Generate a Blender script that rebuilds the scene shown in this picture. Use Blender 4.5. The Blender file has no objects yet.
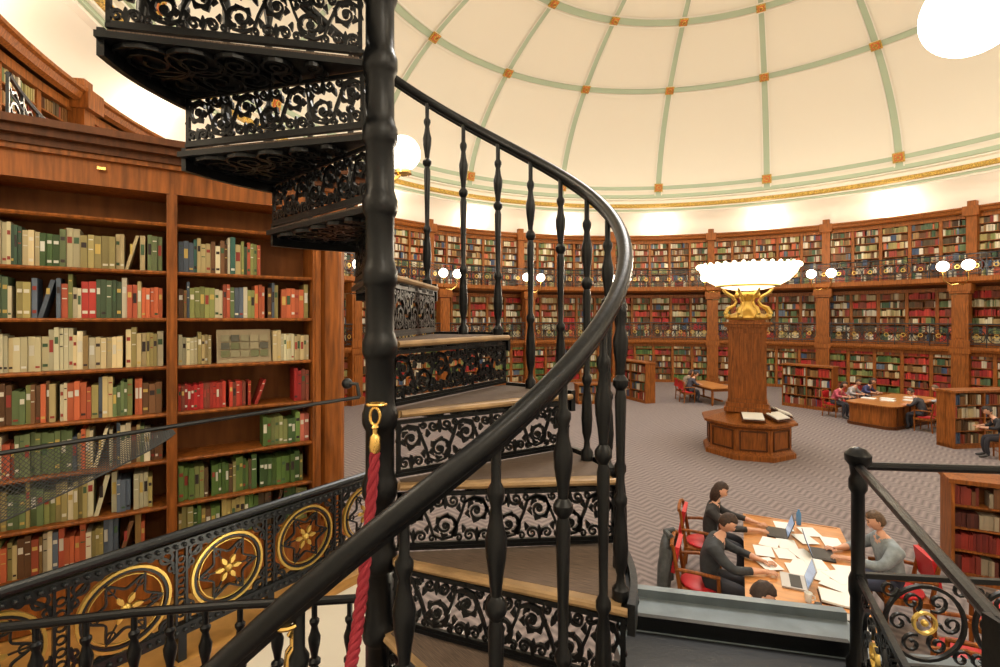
import bpy, math, random
import numpy as np
from mathutils import Vector, Matrix
random.seed(7)
sc=bpy.context.scene
sc.view_settings.view_transform='Standard'
V=Vector
pi=math.pi
def rad(a): return a*pi/180

# ---------------------------------------------------------------- materials
def mat(name,col,rough=.5,metal=0,emit=None,es=0,noise=0,nscale=8,stretch=(1,1,1),bump=0,coat=0,spec=None):
    m=bpy.data.materials.new(name); m.use_nodes=True
    nt=m.node_tree; b=nt.nodes['Principled BSDF']
    b.inputs['Base Color'].default_value=(*col,1)
    b.inputs['Roughness'].default_value=rough
    b.inputs['Metallic'].default_value=metal
    if coat: b.inputs['Coat Weight'].default_value=coat
    if spec is not None: b.inputs['Specular IOR Level'].default_value=spec
    if emit:
        b.inputs['Emission Color'].default_value=(*emit,1); b.inputs['Emission Strength'].default_value=es
    if noise or bump:
        tc=nt.nodes.new('ShaderNodeTexCoord'); mp=nt.nodes.new('ShaderNodeMapping')
        mp.inputs['Scale'].default_value=stretch
        n=nt.nodes.new('ShaderNodeTexNoise'); n.inputs['Scale'].default_value=nscale; n.inputs['Detail'].default_value=6
        nt.links.new(tc.outputs['Object'],mp.inputs[0]); nt.links.new(mp.outputs[0],n.inputs['Vector'])
        if noise:
            r=nt.nodes.new('ShaderNodeValToRGB')
            r.color_ramp.elements[0].position=.3; r.color_ramp.elements[1].position=.7
            r.color_ramp.elements[0].color=(*[c*(1-noise) for c in col],1)
            r.color_ramp.elements[1].color=(*[min(1,c*(1+noise)) for c in col],1)
            nt.links.new(n.outputs['Fac'],r.inputs[0]); nt.links.new(r.outputs[0],b.inputs['Base Color'])
        if bump:
            bp=nt.nodes.new('ShaderNodeBump'); bp.inputs['Strength'].default_value=bump; bp.inputs['Distance'].default_value=.01
            nt.links.new(n.outputs['Fac'],bp.inputs['Height']); nt.links.new(bp.outputs[0],b.inputs['Normal'])
    return m
wood=mat('mahogany',(.235,.072,.012),.5,noise=.45,nscale=5,stretch=(6,6,.6),spec=.25)
woodD=mat('mahogany_dark',(.085,.026,.006),.55,noise=.3,nscale=5,stretch=(6,6,.6),spec=.25)
woodB=mat('case_back',(.15,.052,.012),.65,noise=.25,nscale=4,stretch=(4,4,.6),spec=.2)
woodT=mat('oak_table',(.50,.21,.06),.3,noise=.2,nscale=3,stretch=(1,5,1),coat=.3)
woodG=mat('gold_oak',(.42,.22,.06),.4,noise=.25,nscale=5,stretch=(1,1,6))
nosem=mat('tread_nosing',(.30,.19,.09),.45,.2,noise=.3,nscale=9)
iron=mat('black_iron',(.007,.008,.010),.34,.5,bump=.08,nscale=60)
ironG=mat('gunmetal_paint',(.028,.032,.036),.35,.6)
steel=mat('grey_steel_ledge',(.13,.16,.18),.45,.3,noise=.15,nscale=10)
brass=mat('brass',(.80,.52,.16),.25,1)
gilt=mat('gilt',(.66,.46,.12),.35,.7)
cream=mat('dome_cream',(.80,.745,.625),.8)
white=mat('white_plaster',(.85,.81,.71),.8)
green=mat('sage_green',(.42,.50,.36),.8)
goldm=mat('gold_moulding',(.50,.32,.06),.6,.2,noise=.7,nscale=25)
terr=mat('terracotta',(.55,.15,.04),.7)
redm=mat('red_leather',(.50,.015,.02),.45)
rope=mat('red_rope',(.23,.008,.02),.8)
glow=mat('opal_globe',(1,.97,.9),.3,emit=(1,.93,.80),es=9)
bowl=mat('alabaster_bowl',(1,.88,.70),.4,emit=(1,.80,.50),es=2.8,noise=.2,nscale=3)
paper=mat('paper',(.80,.80,.78),.7)
blackp=mat('black_plastic',(.02,.02,.022),.4)
silver=mat('silver_plastic',(.5,.5,.52),.3,.5)
screen=mat('laptop_screen',(.02,.03,.05),.2,emit=(.5,.65,.9),es=.5)
skinm=mat('skin',(.62,.34,.23),.5)
eyem=mat('eye_dark',(.03,.02,.02),.3)
lipm=mat('lips',(.45,.14,.12),.5)
ridge=mat('tread_carpet',(.10,.068,.05),.85,noise=.55,nscale=6,stretch=(3,60,1))
shoe=mat('shoe',(.02,.018,.016),.5)
# books: per-vertex colour of each volume
bookm=bpy.data.materials.new('book_cloth'); bookm.use_nodes=True
nt=bookm.node_tree; at=nt.nodes.new('ShaderNodeAttribute'); at.attribute_name='Col'
nt.links.new(at.outputs['Color'],nt.nodes['Principled BSDF'].inputs['Base Color'])
nt.nodes['Principled BSDF'].inputs['Roughness'].default_value=.55
nt.nodes['Principled BSDF'].inputs['Specular IOR Level'].default_value=.3
# carpet : zig-zag weave
carpet=bpy.data.materials.new('herringbone_carpet'); carpet.use_nodes=True
nt=carpet.node_tree; b=nt.nodes['Principled BSDF']; b.inputs['Roughness'].default_value=.95
def N(t,**k):
    n=nt.nodes.new(t)
    for a,v in k.items(): setattr(n,a,v)
    return n
tc=N('ShaderNodeTexCoord'); sp=N('ShaderNodeSeparateXYZ'); nt.links.new(tc.outputs['Object'],sp.inputs[0])
def M(op,a,bb=None):
    n=N('ShaderNodeMath',operation=op)
    for i,x in enumerate((a,bb)):
        if x is None: continue
        if isinstance(x,(int,float)): n.inputs[i].default_value=x
        else: nt.links.new(x,n.inputs[i])
    return n.outputs[0]
zx=M('PINGPONG',sp.outputs['X'],.25)
zz=M('ADD',sp.outputs['Y'],zx)
st=M('PINGPONG',zz,.085)
ns=N('ShaderNodeTexNoise'); ns.inputs['Scale'].default_value=9; ns.inputs['Detail'].default_value=10; ns.inputs['Roughness'].default_value=.8; nt.links.new(tc.outputs['Object'],ns.inputs['Vector'])
fac=M('ADD',M('MULTIPLY',st,6.5),M('MULTIPLY',ns.outputs['Fac'],.8))
rp=N('ShaderNodeValToRGB'); rp.color_ramp.elements[0].position=.3; rp.color_ramp.elements[1].position=.95
rp.color_ramp.elements[0].color=(.095,.078,.078,1); rp.color_ramp.elements[1].color=(.25,.205,.20,1)
nt.links.new(fac,rp.inputs[0]); nt.links.new(rp.outputs[0],b.inputs['Base Color'])

# ---------------------------------------------------------------- mesh builder
class MB:
    def __init__(s): s.v=[];s.f=[];s.m=[];s.c=[]
    def add(s,vs,fs,m=0,col=None):
        o=len(s.v); s.v+= [tuple(x) for x in vs]
        for f in fs: s.f.append(tuple(i+o for i in f)); s.m.append(m)
        if col is not None: s.c+=[(*col,1)]*len(vs)
    def box(s,c,sz,m=0,X=None,Y=None,Z=None):
        c=V(c);X=X or V((1,0,0));Y=Y or V((0,1,0));Z=Z or V((0,0,1))
        a,b_,d=sz[0]/2,sz[1]/2,sz[2]/2
        vs=[c+X*(i*a)+Y*(j*b_)+Z*(k*d) for k in(-1,1) for j in(-1,1) for i in(-1,1)]
        s.add(vs,[(0,2,3,1),(4,5,7,6),(0,1,5,4),(2,6,7,3),(0,4,6,2),(1,3,7,5)],m)
    def lathe(s,prof,o=(0,0,0),seg=16,m=0,a0=0,a1=2*pi,off=0,cap=True):
        o=V(o);full=abs(a1-a0-2*pi)<1e-6;n=seg if full else seg+1;vs=[];fs=[]
        for r,z in prof:
            for i in range(n):
                a=a0+off+(a1-a0)*i/seg
                vs.append(o+V((r*math.sin(a),r*math.cos(a),z)))
        for j in range(len(prof)-1):
            for i in range(seg):
                k=(i+1)%n
                fs.append((j*n+i,(j+1)*n+i,(j+1)*n+k,j*n+k))
        if cap and full:
            if prof[0][0]>1e-4: fs.append(tuple(range(n)))
            if prof[-1][0]>1e-4: fs.append(tuple((len(prof)-1)*n+i for i in reversed(range(n))))
        s.add(vs,fs,m)
    def tube(s,path,r,seg=8,m=0,closed=False):
        P=[V(p) for p in path];n=len(P);vs=[];fs=[]
        up=None
        for i,p in enumerate(P):
            if closed: t=P[(i+1)%n]-P[i-1]
            else: t=P[min(i+1,n-1)]-P[max(i-1,0)]
            t.normalize()
            if up is None:
                up=V((0,0,1)) if abs(t.z)<.9 else V((1,0,0))
            a=t.cross(up)
            if a.length<1e-4: a=t.cross(V((0,1,0)))
            a.normalize(); b_=a.cross(t).normalized(); up=b_
            rr=r[i] if isinstance(r,(list,tuple)) else r
            for k in range(seg):
                an=2*pi*k/seg; vs.append(p+a*(rr*math.cos(an))+b_*(rr*math.sin(an)))
        for i in range(n if closed else n-1):
            j=(i+1)%n
            for k in range(seg):
                l=(k+1)%seg; fs.append((i*seg+k,i*seg+l,j*seg+l,j*seg+k))
        if not closed:
            fs.append(tuple(reversed(range(seg)))); fs.append(tuple((n-1)*seg+k for k in range(seg)))
        s.add(vs,fs,m)
    def ribbon(s,pts,w,t,O,U,W,m=0,closed=False):
        O=V(O);Nn=U.cross(W).normalized();n=len(pts);vs=[];fs=[]
        for i,(x,y) in enumerate(pts):
            if closed: dx=pts[(i+1)%n][0]-pts[i-1][0];dy=pts[(i+1)%n][1]-pts[i-1][1]
            else:
                a=pts[max(i-1,0)];c=pts[min(i+1,n-1)];dx=c[0]-a[0];dy=c[1]-a[1]
            l=math.hypot(dx,dy) or 1;nx,ny=-dy/l,dx/l
            ww=w[i] if isinstance(w,(list,tuple)) else w
            for sg,tt in((1,t/2),(-1,t/2),(-1,-t/2),(1,-t/2)):
                vs.append(O+U*(x+nx*sg*ww/2)+W*(y+ny*sg*ww/2)+Nn*tt)
        for i in range(n if closed else n-1):
            j=(i+1)%n
            for k in range(4):
                l=(k+1)%4; fs.append((i*4+k,i*4+l,j*4+l,j*4+k))
        if not closed: fs+=[(3,2,1,0),tuple((n-1)*4+k for k in range(4))]
        s.add(vs,fs,m)
    def sphere(s,c,r,m=0,u=16,v=10):
        c=V(c);rr=r if isinstance(r,(tuple,list)) else (r,r,r)
        vs=[c+V((0,0,-rr[2]))]
        for j in range(1,v):
            p=-pi/2+pi*j/v
            for i in range(u):
                a=2*pi*i/u; vs.append(c+V((rr[0]*math.cos(p)*math.cos(a),rr[1]*math.cos(p)*math.sin(a),rr[2]*math.sin(p))))
        vs.append(c+V((0,0,rr[2])));fs=[]
        for i in range(u):
            k=(i+1)%u; fs.append((0,1+k,1+i)); fs.append((len(vs)-1,1+(v-2)*u+i,1+(v-2)*u+k))
            for j in range(v-2): fs.append((1+j*u+i,1+j*u+k,1+(j+1)*u+k,1+(j+1)*u+i))
        s.add(vs,fs,m)
    def prism(s,poly,z0,z1,m=0,mtop=None):
        n=len(poly);vs=[(x,y,z0) for x,y in poly]+[(x,y,z1) for x,y in poly]
        s.add(vs,[tuple(reversed(range(n)))]+[(i,(i+1)%n,n+(i+1)%n,n+i) for i in range(n)],m)
        s.add(vs[n:],[tuple(range(n))],m if mtop is None else mtop)
    def build(s,name,mats,smooth=True,parent=None,loc=None,rz=0):
        me=bpy.data.meshes.new(name); me.from_pydata(s.v,[],s.f)
        for m in mats: me.materials.append(m)
        me.polygons.foreach_set('material_index',s.m)
        if s.c:
            ca=me.color_attributes.new('Col','FLOAT_COLOR','POINT')
            ca.data.foreach_set('color',np.array(s.c,dtype=np.float32).ravel())
        if smooth:
            me.polygons.foreach_set('use_smooth',[True]*len(me.polygons))
            try: me.set_sharp_from_angle(angle=rad(35))
            except Exception: pass
        me.update()
        ob=bpy.data.objects.new(name,me); sc.collection.objects.link(ob)
        if parent: ob.parent=parent
        if loc: ob.location=loc
        ob.rotation_euler[2]=rz
        return ob
def empty(name,loc=(0,0,0)):
    e=bpy.data.objects.new(name,None); e.location=loc; sc.collection.objects.link(e); return e

# ---------------------------------------------------------------- layout
CX,CY=6.8,13.75           # centre of the rotunda
CC=V((CX,CY,0))
def ringp(az,r,z=0):
    a=rad(az); return V((CX+r*math.sin(a),CY+r*math.cos(a),z))

mb=MB(); mb.lathe([(0.01,0),(16.85,0)],(CX,CY,0),96,cap=False)
mb.f=[tuple(reversed(f)) for f in mb.f]
mb.build('floor',[carpet],False)
mb=MB(); mb.lathe([(16.85,0),(16.85,8.3),(16.7,8.9),(16.4,9.4),(16.1,9.66),(15.8,9.8)],(CX,CY,0),128,cap=False)
mb.build('wall_drum',[white])
mb=MB()
mb.lathe([(15.8,9.8),(15.6,9.8),(15.6,9.88)],(CX,CY,0),128,0,cap=False)
mb.lathe([(15.6,9.88),(15.52,9.88),(15.52,9.98)],(CX,CY,0),128,1,cap=False)
mb.lathe([(15.52,9.98),(15.42,9.98),(15.42,10.04)],(CX,CY,0),128,0,cap=False)
mb.lathe([(15.42,10.04),(15.3,10.08),(15.3,10.24),(15.42,10.28)],(CX,CY,0),128,2,cap=False)
mb.lathe([(15.42,10.28),(15.42,10.45),(15.28,10.5),(15.28,10.56)],(CX,CY,0),128,0,cap=False)
mb.lathe([(15.28,10.56),(15.2,10.58),(15.2,10.76),(15.22,10.76)],(CX,CY,0),128,1,cap=False)
for i in range(360):
    p=ringp(i,15.31,10.16); mb.sphere(p,.06,2,6,4)
mb.build('trim_cornice',[white,green,goldm])
# dome
def dp(th,az,ins=0):
    t=rad(th); return ringp(az,(15.3-ins)*math.cos(t),10.0+(8-ins)*math.sin(t))
mb=MB(); mb.lathe([((15.3)*math.cos(rad(t)),10+8*math.sin(rad(t))) for t in range(5,91,2)]+[(0.001,18)],(CX,CY,0),128,cap=False)
mb.build('ceiling',[cream])
mb=MB()
AZ0,DA=8.7,360/17
def strip(th0,th1,az,w,ins,m,azoff=0,n=24):
    vs=[];fs=[]
    for i in range(n+1):
        th=th0+(th1-th0)*i/n; r=15.3*math.cos(rad(th))
        p=dp(th,az,ins); a=rad(az); U=V((math.cos(a),-math.sin(a),0))
        ww=w*(.35+.65*r/15.3)
        oo=azoff*(.35+.65*r/15.3)
        vs+=[p+U*(oo-ww/2),p+U*(oo+ww/2)]
    for i in range(n): fs.append((2*i,2*i+1,2*i+3,2*i+2))
    mb.add(vs,fs,m)
for k in range(17):
    az=AZ0+DA*k
    strip(5,76,az,.28,.05,0)
    strip(5,76,az,.05,.09,1,.18); strip(5,76,az,.05,.09,1,-.18)
def hband(th,w,ins,m):
    dt=w/11/2*180/pi
    vs=[];fs=[];n=136
    for i in range(n):
        vs+=[dp(th-dt,i*360/n,ins),dp(th+dt,i*360/n,ins)]
    for i in range(n):
        j=(i+1)%n; fs.append((2*i,2*j,2*j+1,2*i+1))
    mb.add(vs,fs,m)
for th in(8,40.3,57,70):
    hband(th,.26,.06,0)
    hband(th-1.0,.05,.1,1); hband(th+1.0,.05,.1,1)
mb.build('trim_dome_ribs',[green,white],False)
mb=MB()
for th in(8,40.3,57,70):
    for k in range(17):
        az=AZ0+DA*k; a=rad(az); t=rad(th)
        U=V((math.cos(a),-math.sin(a),0)); T=(dp(th+.5,az)-dp(th-.5,az)).normalized(); Nn=U.cross(T)
        sz=.46*(.5+.5*math.cos(t)); c=dp(th,az,.12)
        mb.box(c,(sz,sz,.05),0,U,T,Nn)
        nn=(CC+V((0,0,8))-c).normalized()
        cc=c+nn*.05
        mb.box(cc,(sz*.7,sz*.7,.05),1,U,T,Nn)
        mb.ribbon([(sz*.2*math.cos(q*pi/5),sz*.2*math.sin(q*pi/5)) for q in range(10)],sz*.1,.04,cc+nn*.05,U,T,0,True)
mb.build('trim_dome_bosses',[goldm,terr],False)

# ---------------------------------------------------------------- books
PAL_MIX=[(.22,.04,.02),(.34,.20,.08),(.42,.34,.20),(.05,.10,.05),(.05,.08,.15),(.18,.08,.025),(.50,.45,.34),(.30,.045,.03),(.07,.035,.015),(.28,.15,.05),(.45,.40,.30),(.12,.05,.02),(.09,.06,.03),(.6,.55,.45)]
PAL_RED=[(.42,.02,.02),(.34,.03,.02),(.46,.05,.03),(.28,.02,.02),(.2,.05,.03)]
PAL_GRN=[(.08,.15,.035),(.12,.20,.05),(.05,.10,.03),(.18,.20,.07),(.28,.26,.10)]
PAL_CRM=[(.60,.50,.29),(.52,.42,.23),(.62,.56,.39),(.42,.33,.16),(.53,.50,.34),(.30,.25,.10),(.14,.18,.08),(.33,.22,.09),(.5,.45,.28)]
PAL_TAN=[(.46,.37,.18),(.22,.24,.08),(.32,.27,.10),(.20,.12,.04),(.58,.52,.36),(.38,.08,.04),(.12,.17,.07),(.07,.11,.06),(.10,.13,.18),(.5,.12,.05),(.65,.6,.46),(.15,.07,.03)]
def books(mb,O,U,Nn,L,h0,h1,pal,w0,w1,dep,near=False,back=.03):
    x=0.0;Z=V((0,0,1)); O=O-Nn*back; run=0; cl=pal[0]; hh=h0
    while True:
        if run<=0:
            run=random.choice([1,1,1,1,2,2,3,5] if near else [1,1,1,2,3,4,6]) ; cl=random.choice(pal); hh=random.uniform(h0,h1); sw=random.uniform(w0,w1)
            if random.random()<.06: x+=random.uniform(.01,.03 if near else .12)
        run-=1
        w=sw*random.uniform(.85,1.15);h=hh*random.uniform(.96,1.03)
        if x+w>L: break
        v=random.uniform(.65,1.2); c=tuple(min(1,q*v) for q in cl)
        tl=0
        if near and random.random()<.012 and x+w+.09<L: tl=.07
        f=O+U*x-Nn*random.uniform(0,.03)
        p=[f,f+U*w*.95,f+U*(w*.95+tl)+Z*h,f+U*tl+Z*h]
        q=[a-Nn*dep for a in p]
        mb.add(p+q,[(0,1,2,3),(3,2,6,7),(0,3,7,4),(1,5,6,2)],0,c)
        if near:
            lc=random.choice([(.6,.57,.48),(.5,.36,.10),(.03,.02,.02),(.28,.04,.03),(.6,.6,.55),(.05,.10,.05)])
            for (za,zb) in random.choice([((.62,.78),),((.55,.58),(.84,.87)),((.12,.2),(.7,.8)),((.1,.16),),((.45,.75),)]):
                a=f+Nn*.0015+U*(w*.12+tl*za)+Z*h*za
                mb.add([a,a+U*w*.70,a+U*w*.70+Z*h*(zb-za),a+Z*h*(zb-za)],[(0,1,2,3)],0,lc)
        x+=w
        if tl: x+=tl+.005
# ---------------------------------------------------------------- ring bookcases
AZS,AZE=-124,92
pil=[19.6+20*k for k in range(-7,4)]
case=MB(); bk=MB()
Z=V((0,0,1))
def frame(az):
    a=rad(az); return V((math.cos(a),-math.sin(a),0)), V((-math.sin(a),-math.cos(a),0))
def bay(az,span,R,z0,z1,n,ztop,pal):
    U,Nn=frame(az); w=2*R*math.tan(rad(span/2)); c=ringp(az,R)
    D=.32
    case.box(c-Nn*D+Z*(z0+ztop)/2,(w,.03,ztop-z0),2,U,Nn,Z)
    for s_ in(-1,1): case.box(c-Nn*D/2+U*(s_*(w/2-.03))+Z*(z0+ztop)/2,(.07,D,ztop-z0),0,U,Nn,Z)
    case.box(c-Nn*D/2+Z*(z0+.07),(w,D+.06,.14),0,U,Nn,Z)
    case.box(c-Nn*D/2+Z*(ztop-.09),(w,D+.08,.18),0,U,Nn,Z)
    ph=(z1-z0)/n
    for i in range(n):
        zz=z0+.14+ph*i
        case.box(c-Nn*D/2+Z*zz,(w-.1,D-.02,.03),0,U,Nn,Z)
        pp=pal(i)
        books(bk,c-U*(w/2-.07)+Z*(zz+.015),U,Nn,w-.14,ph*.60,ph*.84,pp,.026,.055,.2)
for k in range(-31,23):
    az=4.0*k+1.6+ 0
    if az<AZS or az>AZE: continue
    bay(az,4.0,14.95,0,2.12,6,2.22,lambda i: random.choice([PAL_RED,PAL_MIX,PAL_RED,PAL_MIX,PAL_GRN,PAL_TAN]))
    bay(az,4.0,15.75,2.43,4.75,6,5.0,lambda i: random.choice([PAL_MIX,PAL_MIX,PAL_TAN,PAL_TAN,PAL_CRM,PAL_MIX,PAL_RED]))
    bay(az,4.0,16.25,5.35,8.0,7,8.25,lambda i: random.choice([PAL_MIX,PAL_TAN,PAL_MIX,PAL_TAN,PAL_MIX]))
A0,A1=rad(AZS),rad(AZE)
def arc(mb,prof,m): mb.lathe(prof,(CX,CY,0),110,m,A0,A1,cap=False)
arc(case,[(14.85,2.2),(14.75,2.2),(14.7,2.3),(14.7,2.43),(15.75,2.43)],0)
arc(case,[(15.7,5.02),(14.8,5.12),(14.7,5.2),(14.7,5.38),(16.3,5.38)],0)
arc(case,[(15.6,5.0),(14.85,5.12)],1)
arc(case,[(16.1,8.25),(16.0,8.3),(15.95,8.42),(15.88,8.45),(15.88,8.52),(16.8,8.52)],0)
for az in pil:
    if az<AZS or az>AZE: continue
    U,Nn=frame(az)
    c=ringp(az,14.85)
    for zc,sz in((.15,(.74,.5,.3)),(1.25,(.58,.4,1.9)),(1.25,(.40,.46,1.6)),(2.25,(.7,.5,.22)),(2.55,(.66,.46,.3)),(3.65,(.56,.38,2.0)),(3.65,(.36,.44,1.7)),(4.75,(.7,.46,.12)),(4.95,(.78,.54,.3))):
        case.box(c-Nn*.05+Z*zc,sz,0,U,Nn,Z)
    c=ringp(az,16.15)
    for zc,sz in((6.8,(.36,.34,2.8)),(5.6,(.46,.42,.4)),(8.33,(.55,.6,.42)),(8.66,(.3,.3,.25))):
        case.box(c+Z*zc,sz,0,U,Nn,Z)
e=empty('rotunda_bookcases')
case.build('case_joinery',[wood,woodD,woodB],False,e)
bk.build('shelved_books',[bookm],False,e)
def circle(cx,cy,r,n=14): return [(cx+r*math.cos(2*pi*i/n),cy+r*math.sin(2*pi*i/n)) for i in range(n)]
for zb in(2.43,5.38):
    mb=MB(); R=14.74
    nst=int((AZE-AZS)*R*pi/180/.62)
    for z_,r_ in((zb+.96,.03),(zb+.78,.015),(zb+.12,.02)):
        mb.tube([ringp(AZS+(AZE-AZS)*i/120,R,z_) for i in range(121)],r_,6)
    for i in range(nst):
        az=AZS+(AZE-AZS)*(i+.5)/nst; U,Nn=frame(az); c=ringp(az,R,zb)
        mb.ribbon(circle(0,.45,.29,12),.03,.02,c,U,Z,0,True)
        mb.ribbon(circle(0,.45,.08,8),.025,.02,c,U,Z,1,True)
        mb.ribbon(circle(0,.45,.18,10),.02,.02,c,U,Z,0,True)
        for q in range(4):
            a=pi/4+q*pi/2
            mb.ribbon([(.1*math.cos(a),.45+.1*math.sin(a)),(.28*math.cos(a),.45+.28*math.sin(a))],.025,.02,c,U,Z)
        mb.box(c-U*.31+Z*.48,(.03,.03,.96),0,U,Nn,Z)
        mb.ribbon([(-.3,.87),(-.15,.8),(0,.87),(.15,.8),(.3,.87)],.02,.02,c,U,Z)
    mb.build('gallery_railing',[ironG,gilt],False)
for az in pil:
    if az<AZS+15 or az>AZE: continue
    U,Nn=frame(az); mb=MB(); c=ringp(az,14.6,5.1)
    for s_ in(-1,1):
        g=c+Nn*.35+U*(s_*.42)+Z*.75
        mb.tube([c,c+Nn*.15+U*(s_*.2)-Z*.05,c+Nn*.33+U*(s_*.4)+Z*.15,g-Z*.24],.025,6,0)
        mb.lathe([(.0,-.3),(.1,-.26),(.08,-.2)],g,10,0)
        mb.sphere(g,.22,1,14,9)
    mb.build('globe_sconce',[brass,glow])

# ---------------------------------------------------------------- central desk + lamp
mb=MB()
o=(CX,CY,0)
mb.lathe([(1.18,0),(1.18,.12),(1.10,.16),(1.06,.2),(1.06,.78),(1.12,.82),(1.22,.86),(1.22,.92),(1.16,.94),(.5,1.14)],o,8,0,off=rad(22.5-27))
for i in range(8):
    a=rad(-27+45*i); U=V((math.cos(a),-math.sin(a),0)); Nn=V((math.sin(a),math.cos(a),0))
    c=V(o)+Nn*(1.06*math.cos(rad(22.5))+.01)+Z*.49
    for dx,dz,w,h in((0,.24,.62,.04),(0,-.24,.62,.04),(-.31,0,.04,.5),(.31,0,.04,.5)):
        mb.box(c+U*dx+Z*dz,(w,.03,h),1,U,Nn,Z)
    q=V(o)+Nn*.88+Z*1.09
    if i in(3,4,5,2):
        T=(Nn*1+V((0,0,-.34))).normalized(); K=U.cross(T)
        if K.z<0:K=-K
        mb.box(q-K*.02,(.56,.4,.03),1,U,T,K)
        for s_ in(-1,1):
            mb.box(q+U*(.12*s_)+K*.03,(.25,.34,.03),2,U,T,(K+U*.22*s_).normalized())
yaw=rad(27)
X_=V((math.cos(yaw),-math.sin(yaw),0));Y_=V((math.sin(yaw),math.cos(yaw),0))
for zc,sz in((1.2,1.12),(1.32,1.02),):
    mb.box(V(o)+Z*zc,(sz,sz,.12),0,X_,Y_,Z)
mb.box(V(o)+Z*2.35,(.86,.86,2.1),0,X_,Y_,Z)
for A,B in((X_,Y_),(Y_,X_)):
    for s_ in(-1,1):
        for dx in(-.38,.38,): mb.box(V(o)+B*(s_*.44)+A*dx+Z*2.35,(.10,.05,2.0),0,A,B,Z)
        for dx in(-.13,.13): mb.box(V(o)+B*(s_*.44)+A*dx+Z*2.35,(.07,.03,1.8),0,A,B,Z)
        for zc in(1.42,3.3): mb.box(V(o)+B*(s_*.44)+Z*zc,(.86,.06,.12),0,A,B,Z)
for zc,sz,h in((3.38,.98,.06),(3.44,1.1,.07),(3.51,1.18,.06),(3.56,.9,.08)):
    mb.box(V(o)+Z*zc,(sz,sz,h),0,X_,Y_,Z)
mb.build('octagonal_reading_desk',[wood,woodD,paper],False)
mb=MB()
mb.lathe([(.5,3.6),(.55,3.66),(.45,3.74),(.28,3.8),(.14,3.95),(.10,4.1),(.16,4.2),(.24,4.3),(.2,4.36)],o,20,0)
for i in range(8):
    a=2*pi*i/8; d=V((math.cos(a),math.sin(a),0))
    mb.tube([V(o)+d*r+Z*z for r,z in((.52,3.68),(.60,3.78),(.52,3.92),(.36,3.99),(.30,4.10),(.40,4.24),(.58,4.34),(.66,4.44))],[.05,.055,.05,.035,.035,.04,.04,.025],8,0)
    mb.sphere(V(o)+d*.55+Z*3.70,.08,0,8,6)
    mb.sphere(V(o)+d*.26+Z*4.28,.08,0,8,6)
mb.lathe([(.05,4.40),(.40,4.43),(.75,4.52),(1.0,4.66),(1.18,4.85),(1.25,5.0),(1.30,5.06),(1.24,5.07),(1.14,4.97),(.9,4.74),(.5,4.58),(.05,4.54)],o,40,1)
for i in range(36):
    a=2*pi*i/36; mb.sphere(V(o)+V((1.27*math.cos(a),1.27*math.sin(a),5.07)),.06,1,6,4)
mb.lathe([(.76,4.50),(.82,4.52),(.78,4.56)],o,32,0)
mb.build('alabaster_bowl_lamp',[gilt,bowl])

# ---------------------------------------------------------------- left bookcase
e=empty('gallery_bookcase')
U=V((.829,.559,0)).normalized(); Nn=V((.559,-.829,0)).normalized(); B0=V((-3.41,3.41,0))
mb=MB(); D=.36
def P(s_,n,z): return B0+U*s_+Nn*n+Z*z
mb.box(P(.4,-D,3.2),(3.9,.03,3.6),1,U,Nn,Z)
divs=[-1.22,-.12,.98,2.08]
for s_ in divs: mb.box(P(s_,-D/2+.02,3.1),(.07,D+.04,3.3),0,U,Nn,Z)
for s_ in divs: mb.box(P(s_,.045,3.1),(.03,.02,3.2),0,U,Nn,Z)
shz=[1.82,2.17,2.53,2.90,3.27,3.65,4.02]
for i in range(3):
    a,b_=divs[i]+.035,divs[i+1]-.035
    for z_ in shz+[4.40]:
        mb.box(P((a+b_)/2,-D/2,z_-.014),(b_-a,D-.02,.026),0,U,Nn,Z)
        mb.tube([P(a,-.01,z_-.014),P(b_,-.01,z_-.014)],.015,6,0)
mb.box(P(.4,-D/2,1.62),(3.5,D+.05,.34),0,U,Nn,Z)
for z_,h,pr,m_ in((4.72,.20,.05,0),(4.82,.04,.10,0),(4.86,.05,.13,1),(4.91,.05,.20,1),(4.96,.05,.26,1)):  # dark wood on the upper mouldings paints in the cornice's shade
    mb.box(P(.5,-D/2+pr/2,z_),(3.86+pr,D+pr,h),0 if m_==0 else 3,U,Nn,Z)
mb.box(P(.55,.085,4.74),(.05,.02,.02),2,U,Nn,Z)
o=P(2.24,-.12,0)
mb.lathe([(.17,1.59),(.17,1.65),(.13,1.7),(.125,4.5),(.15,4.55),(.17,4.66)],o,20,0)
mb.box(P(2.26,-.3,3.1),(.26,.26,3.0),0,U,Nn,Z)
mb.build('joinery',[wood,woodB,brass,woodD],False,e)
bk=MB()
pals=[PAL_TAN,PAL_TAN+PAL_CRM,PAL_CRM+PAL_TAN,PAL_TAN,PAL_CRM,PAL_TAN+[(.42,.04,.03),(.5,.15,.06)],PAL_CRM+PAL_GRN+[(.55,.55,.5),(.04,.08,.05),(.05,.05,.04)]]
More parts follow.
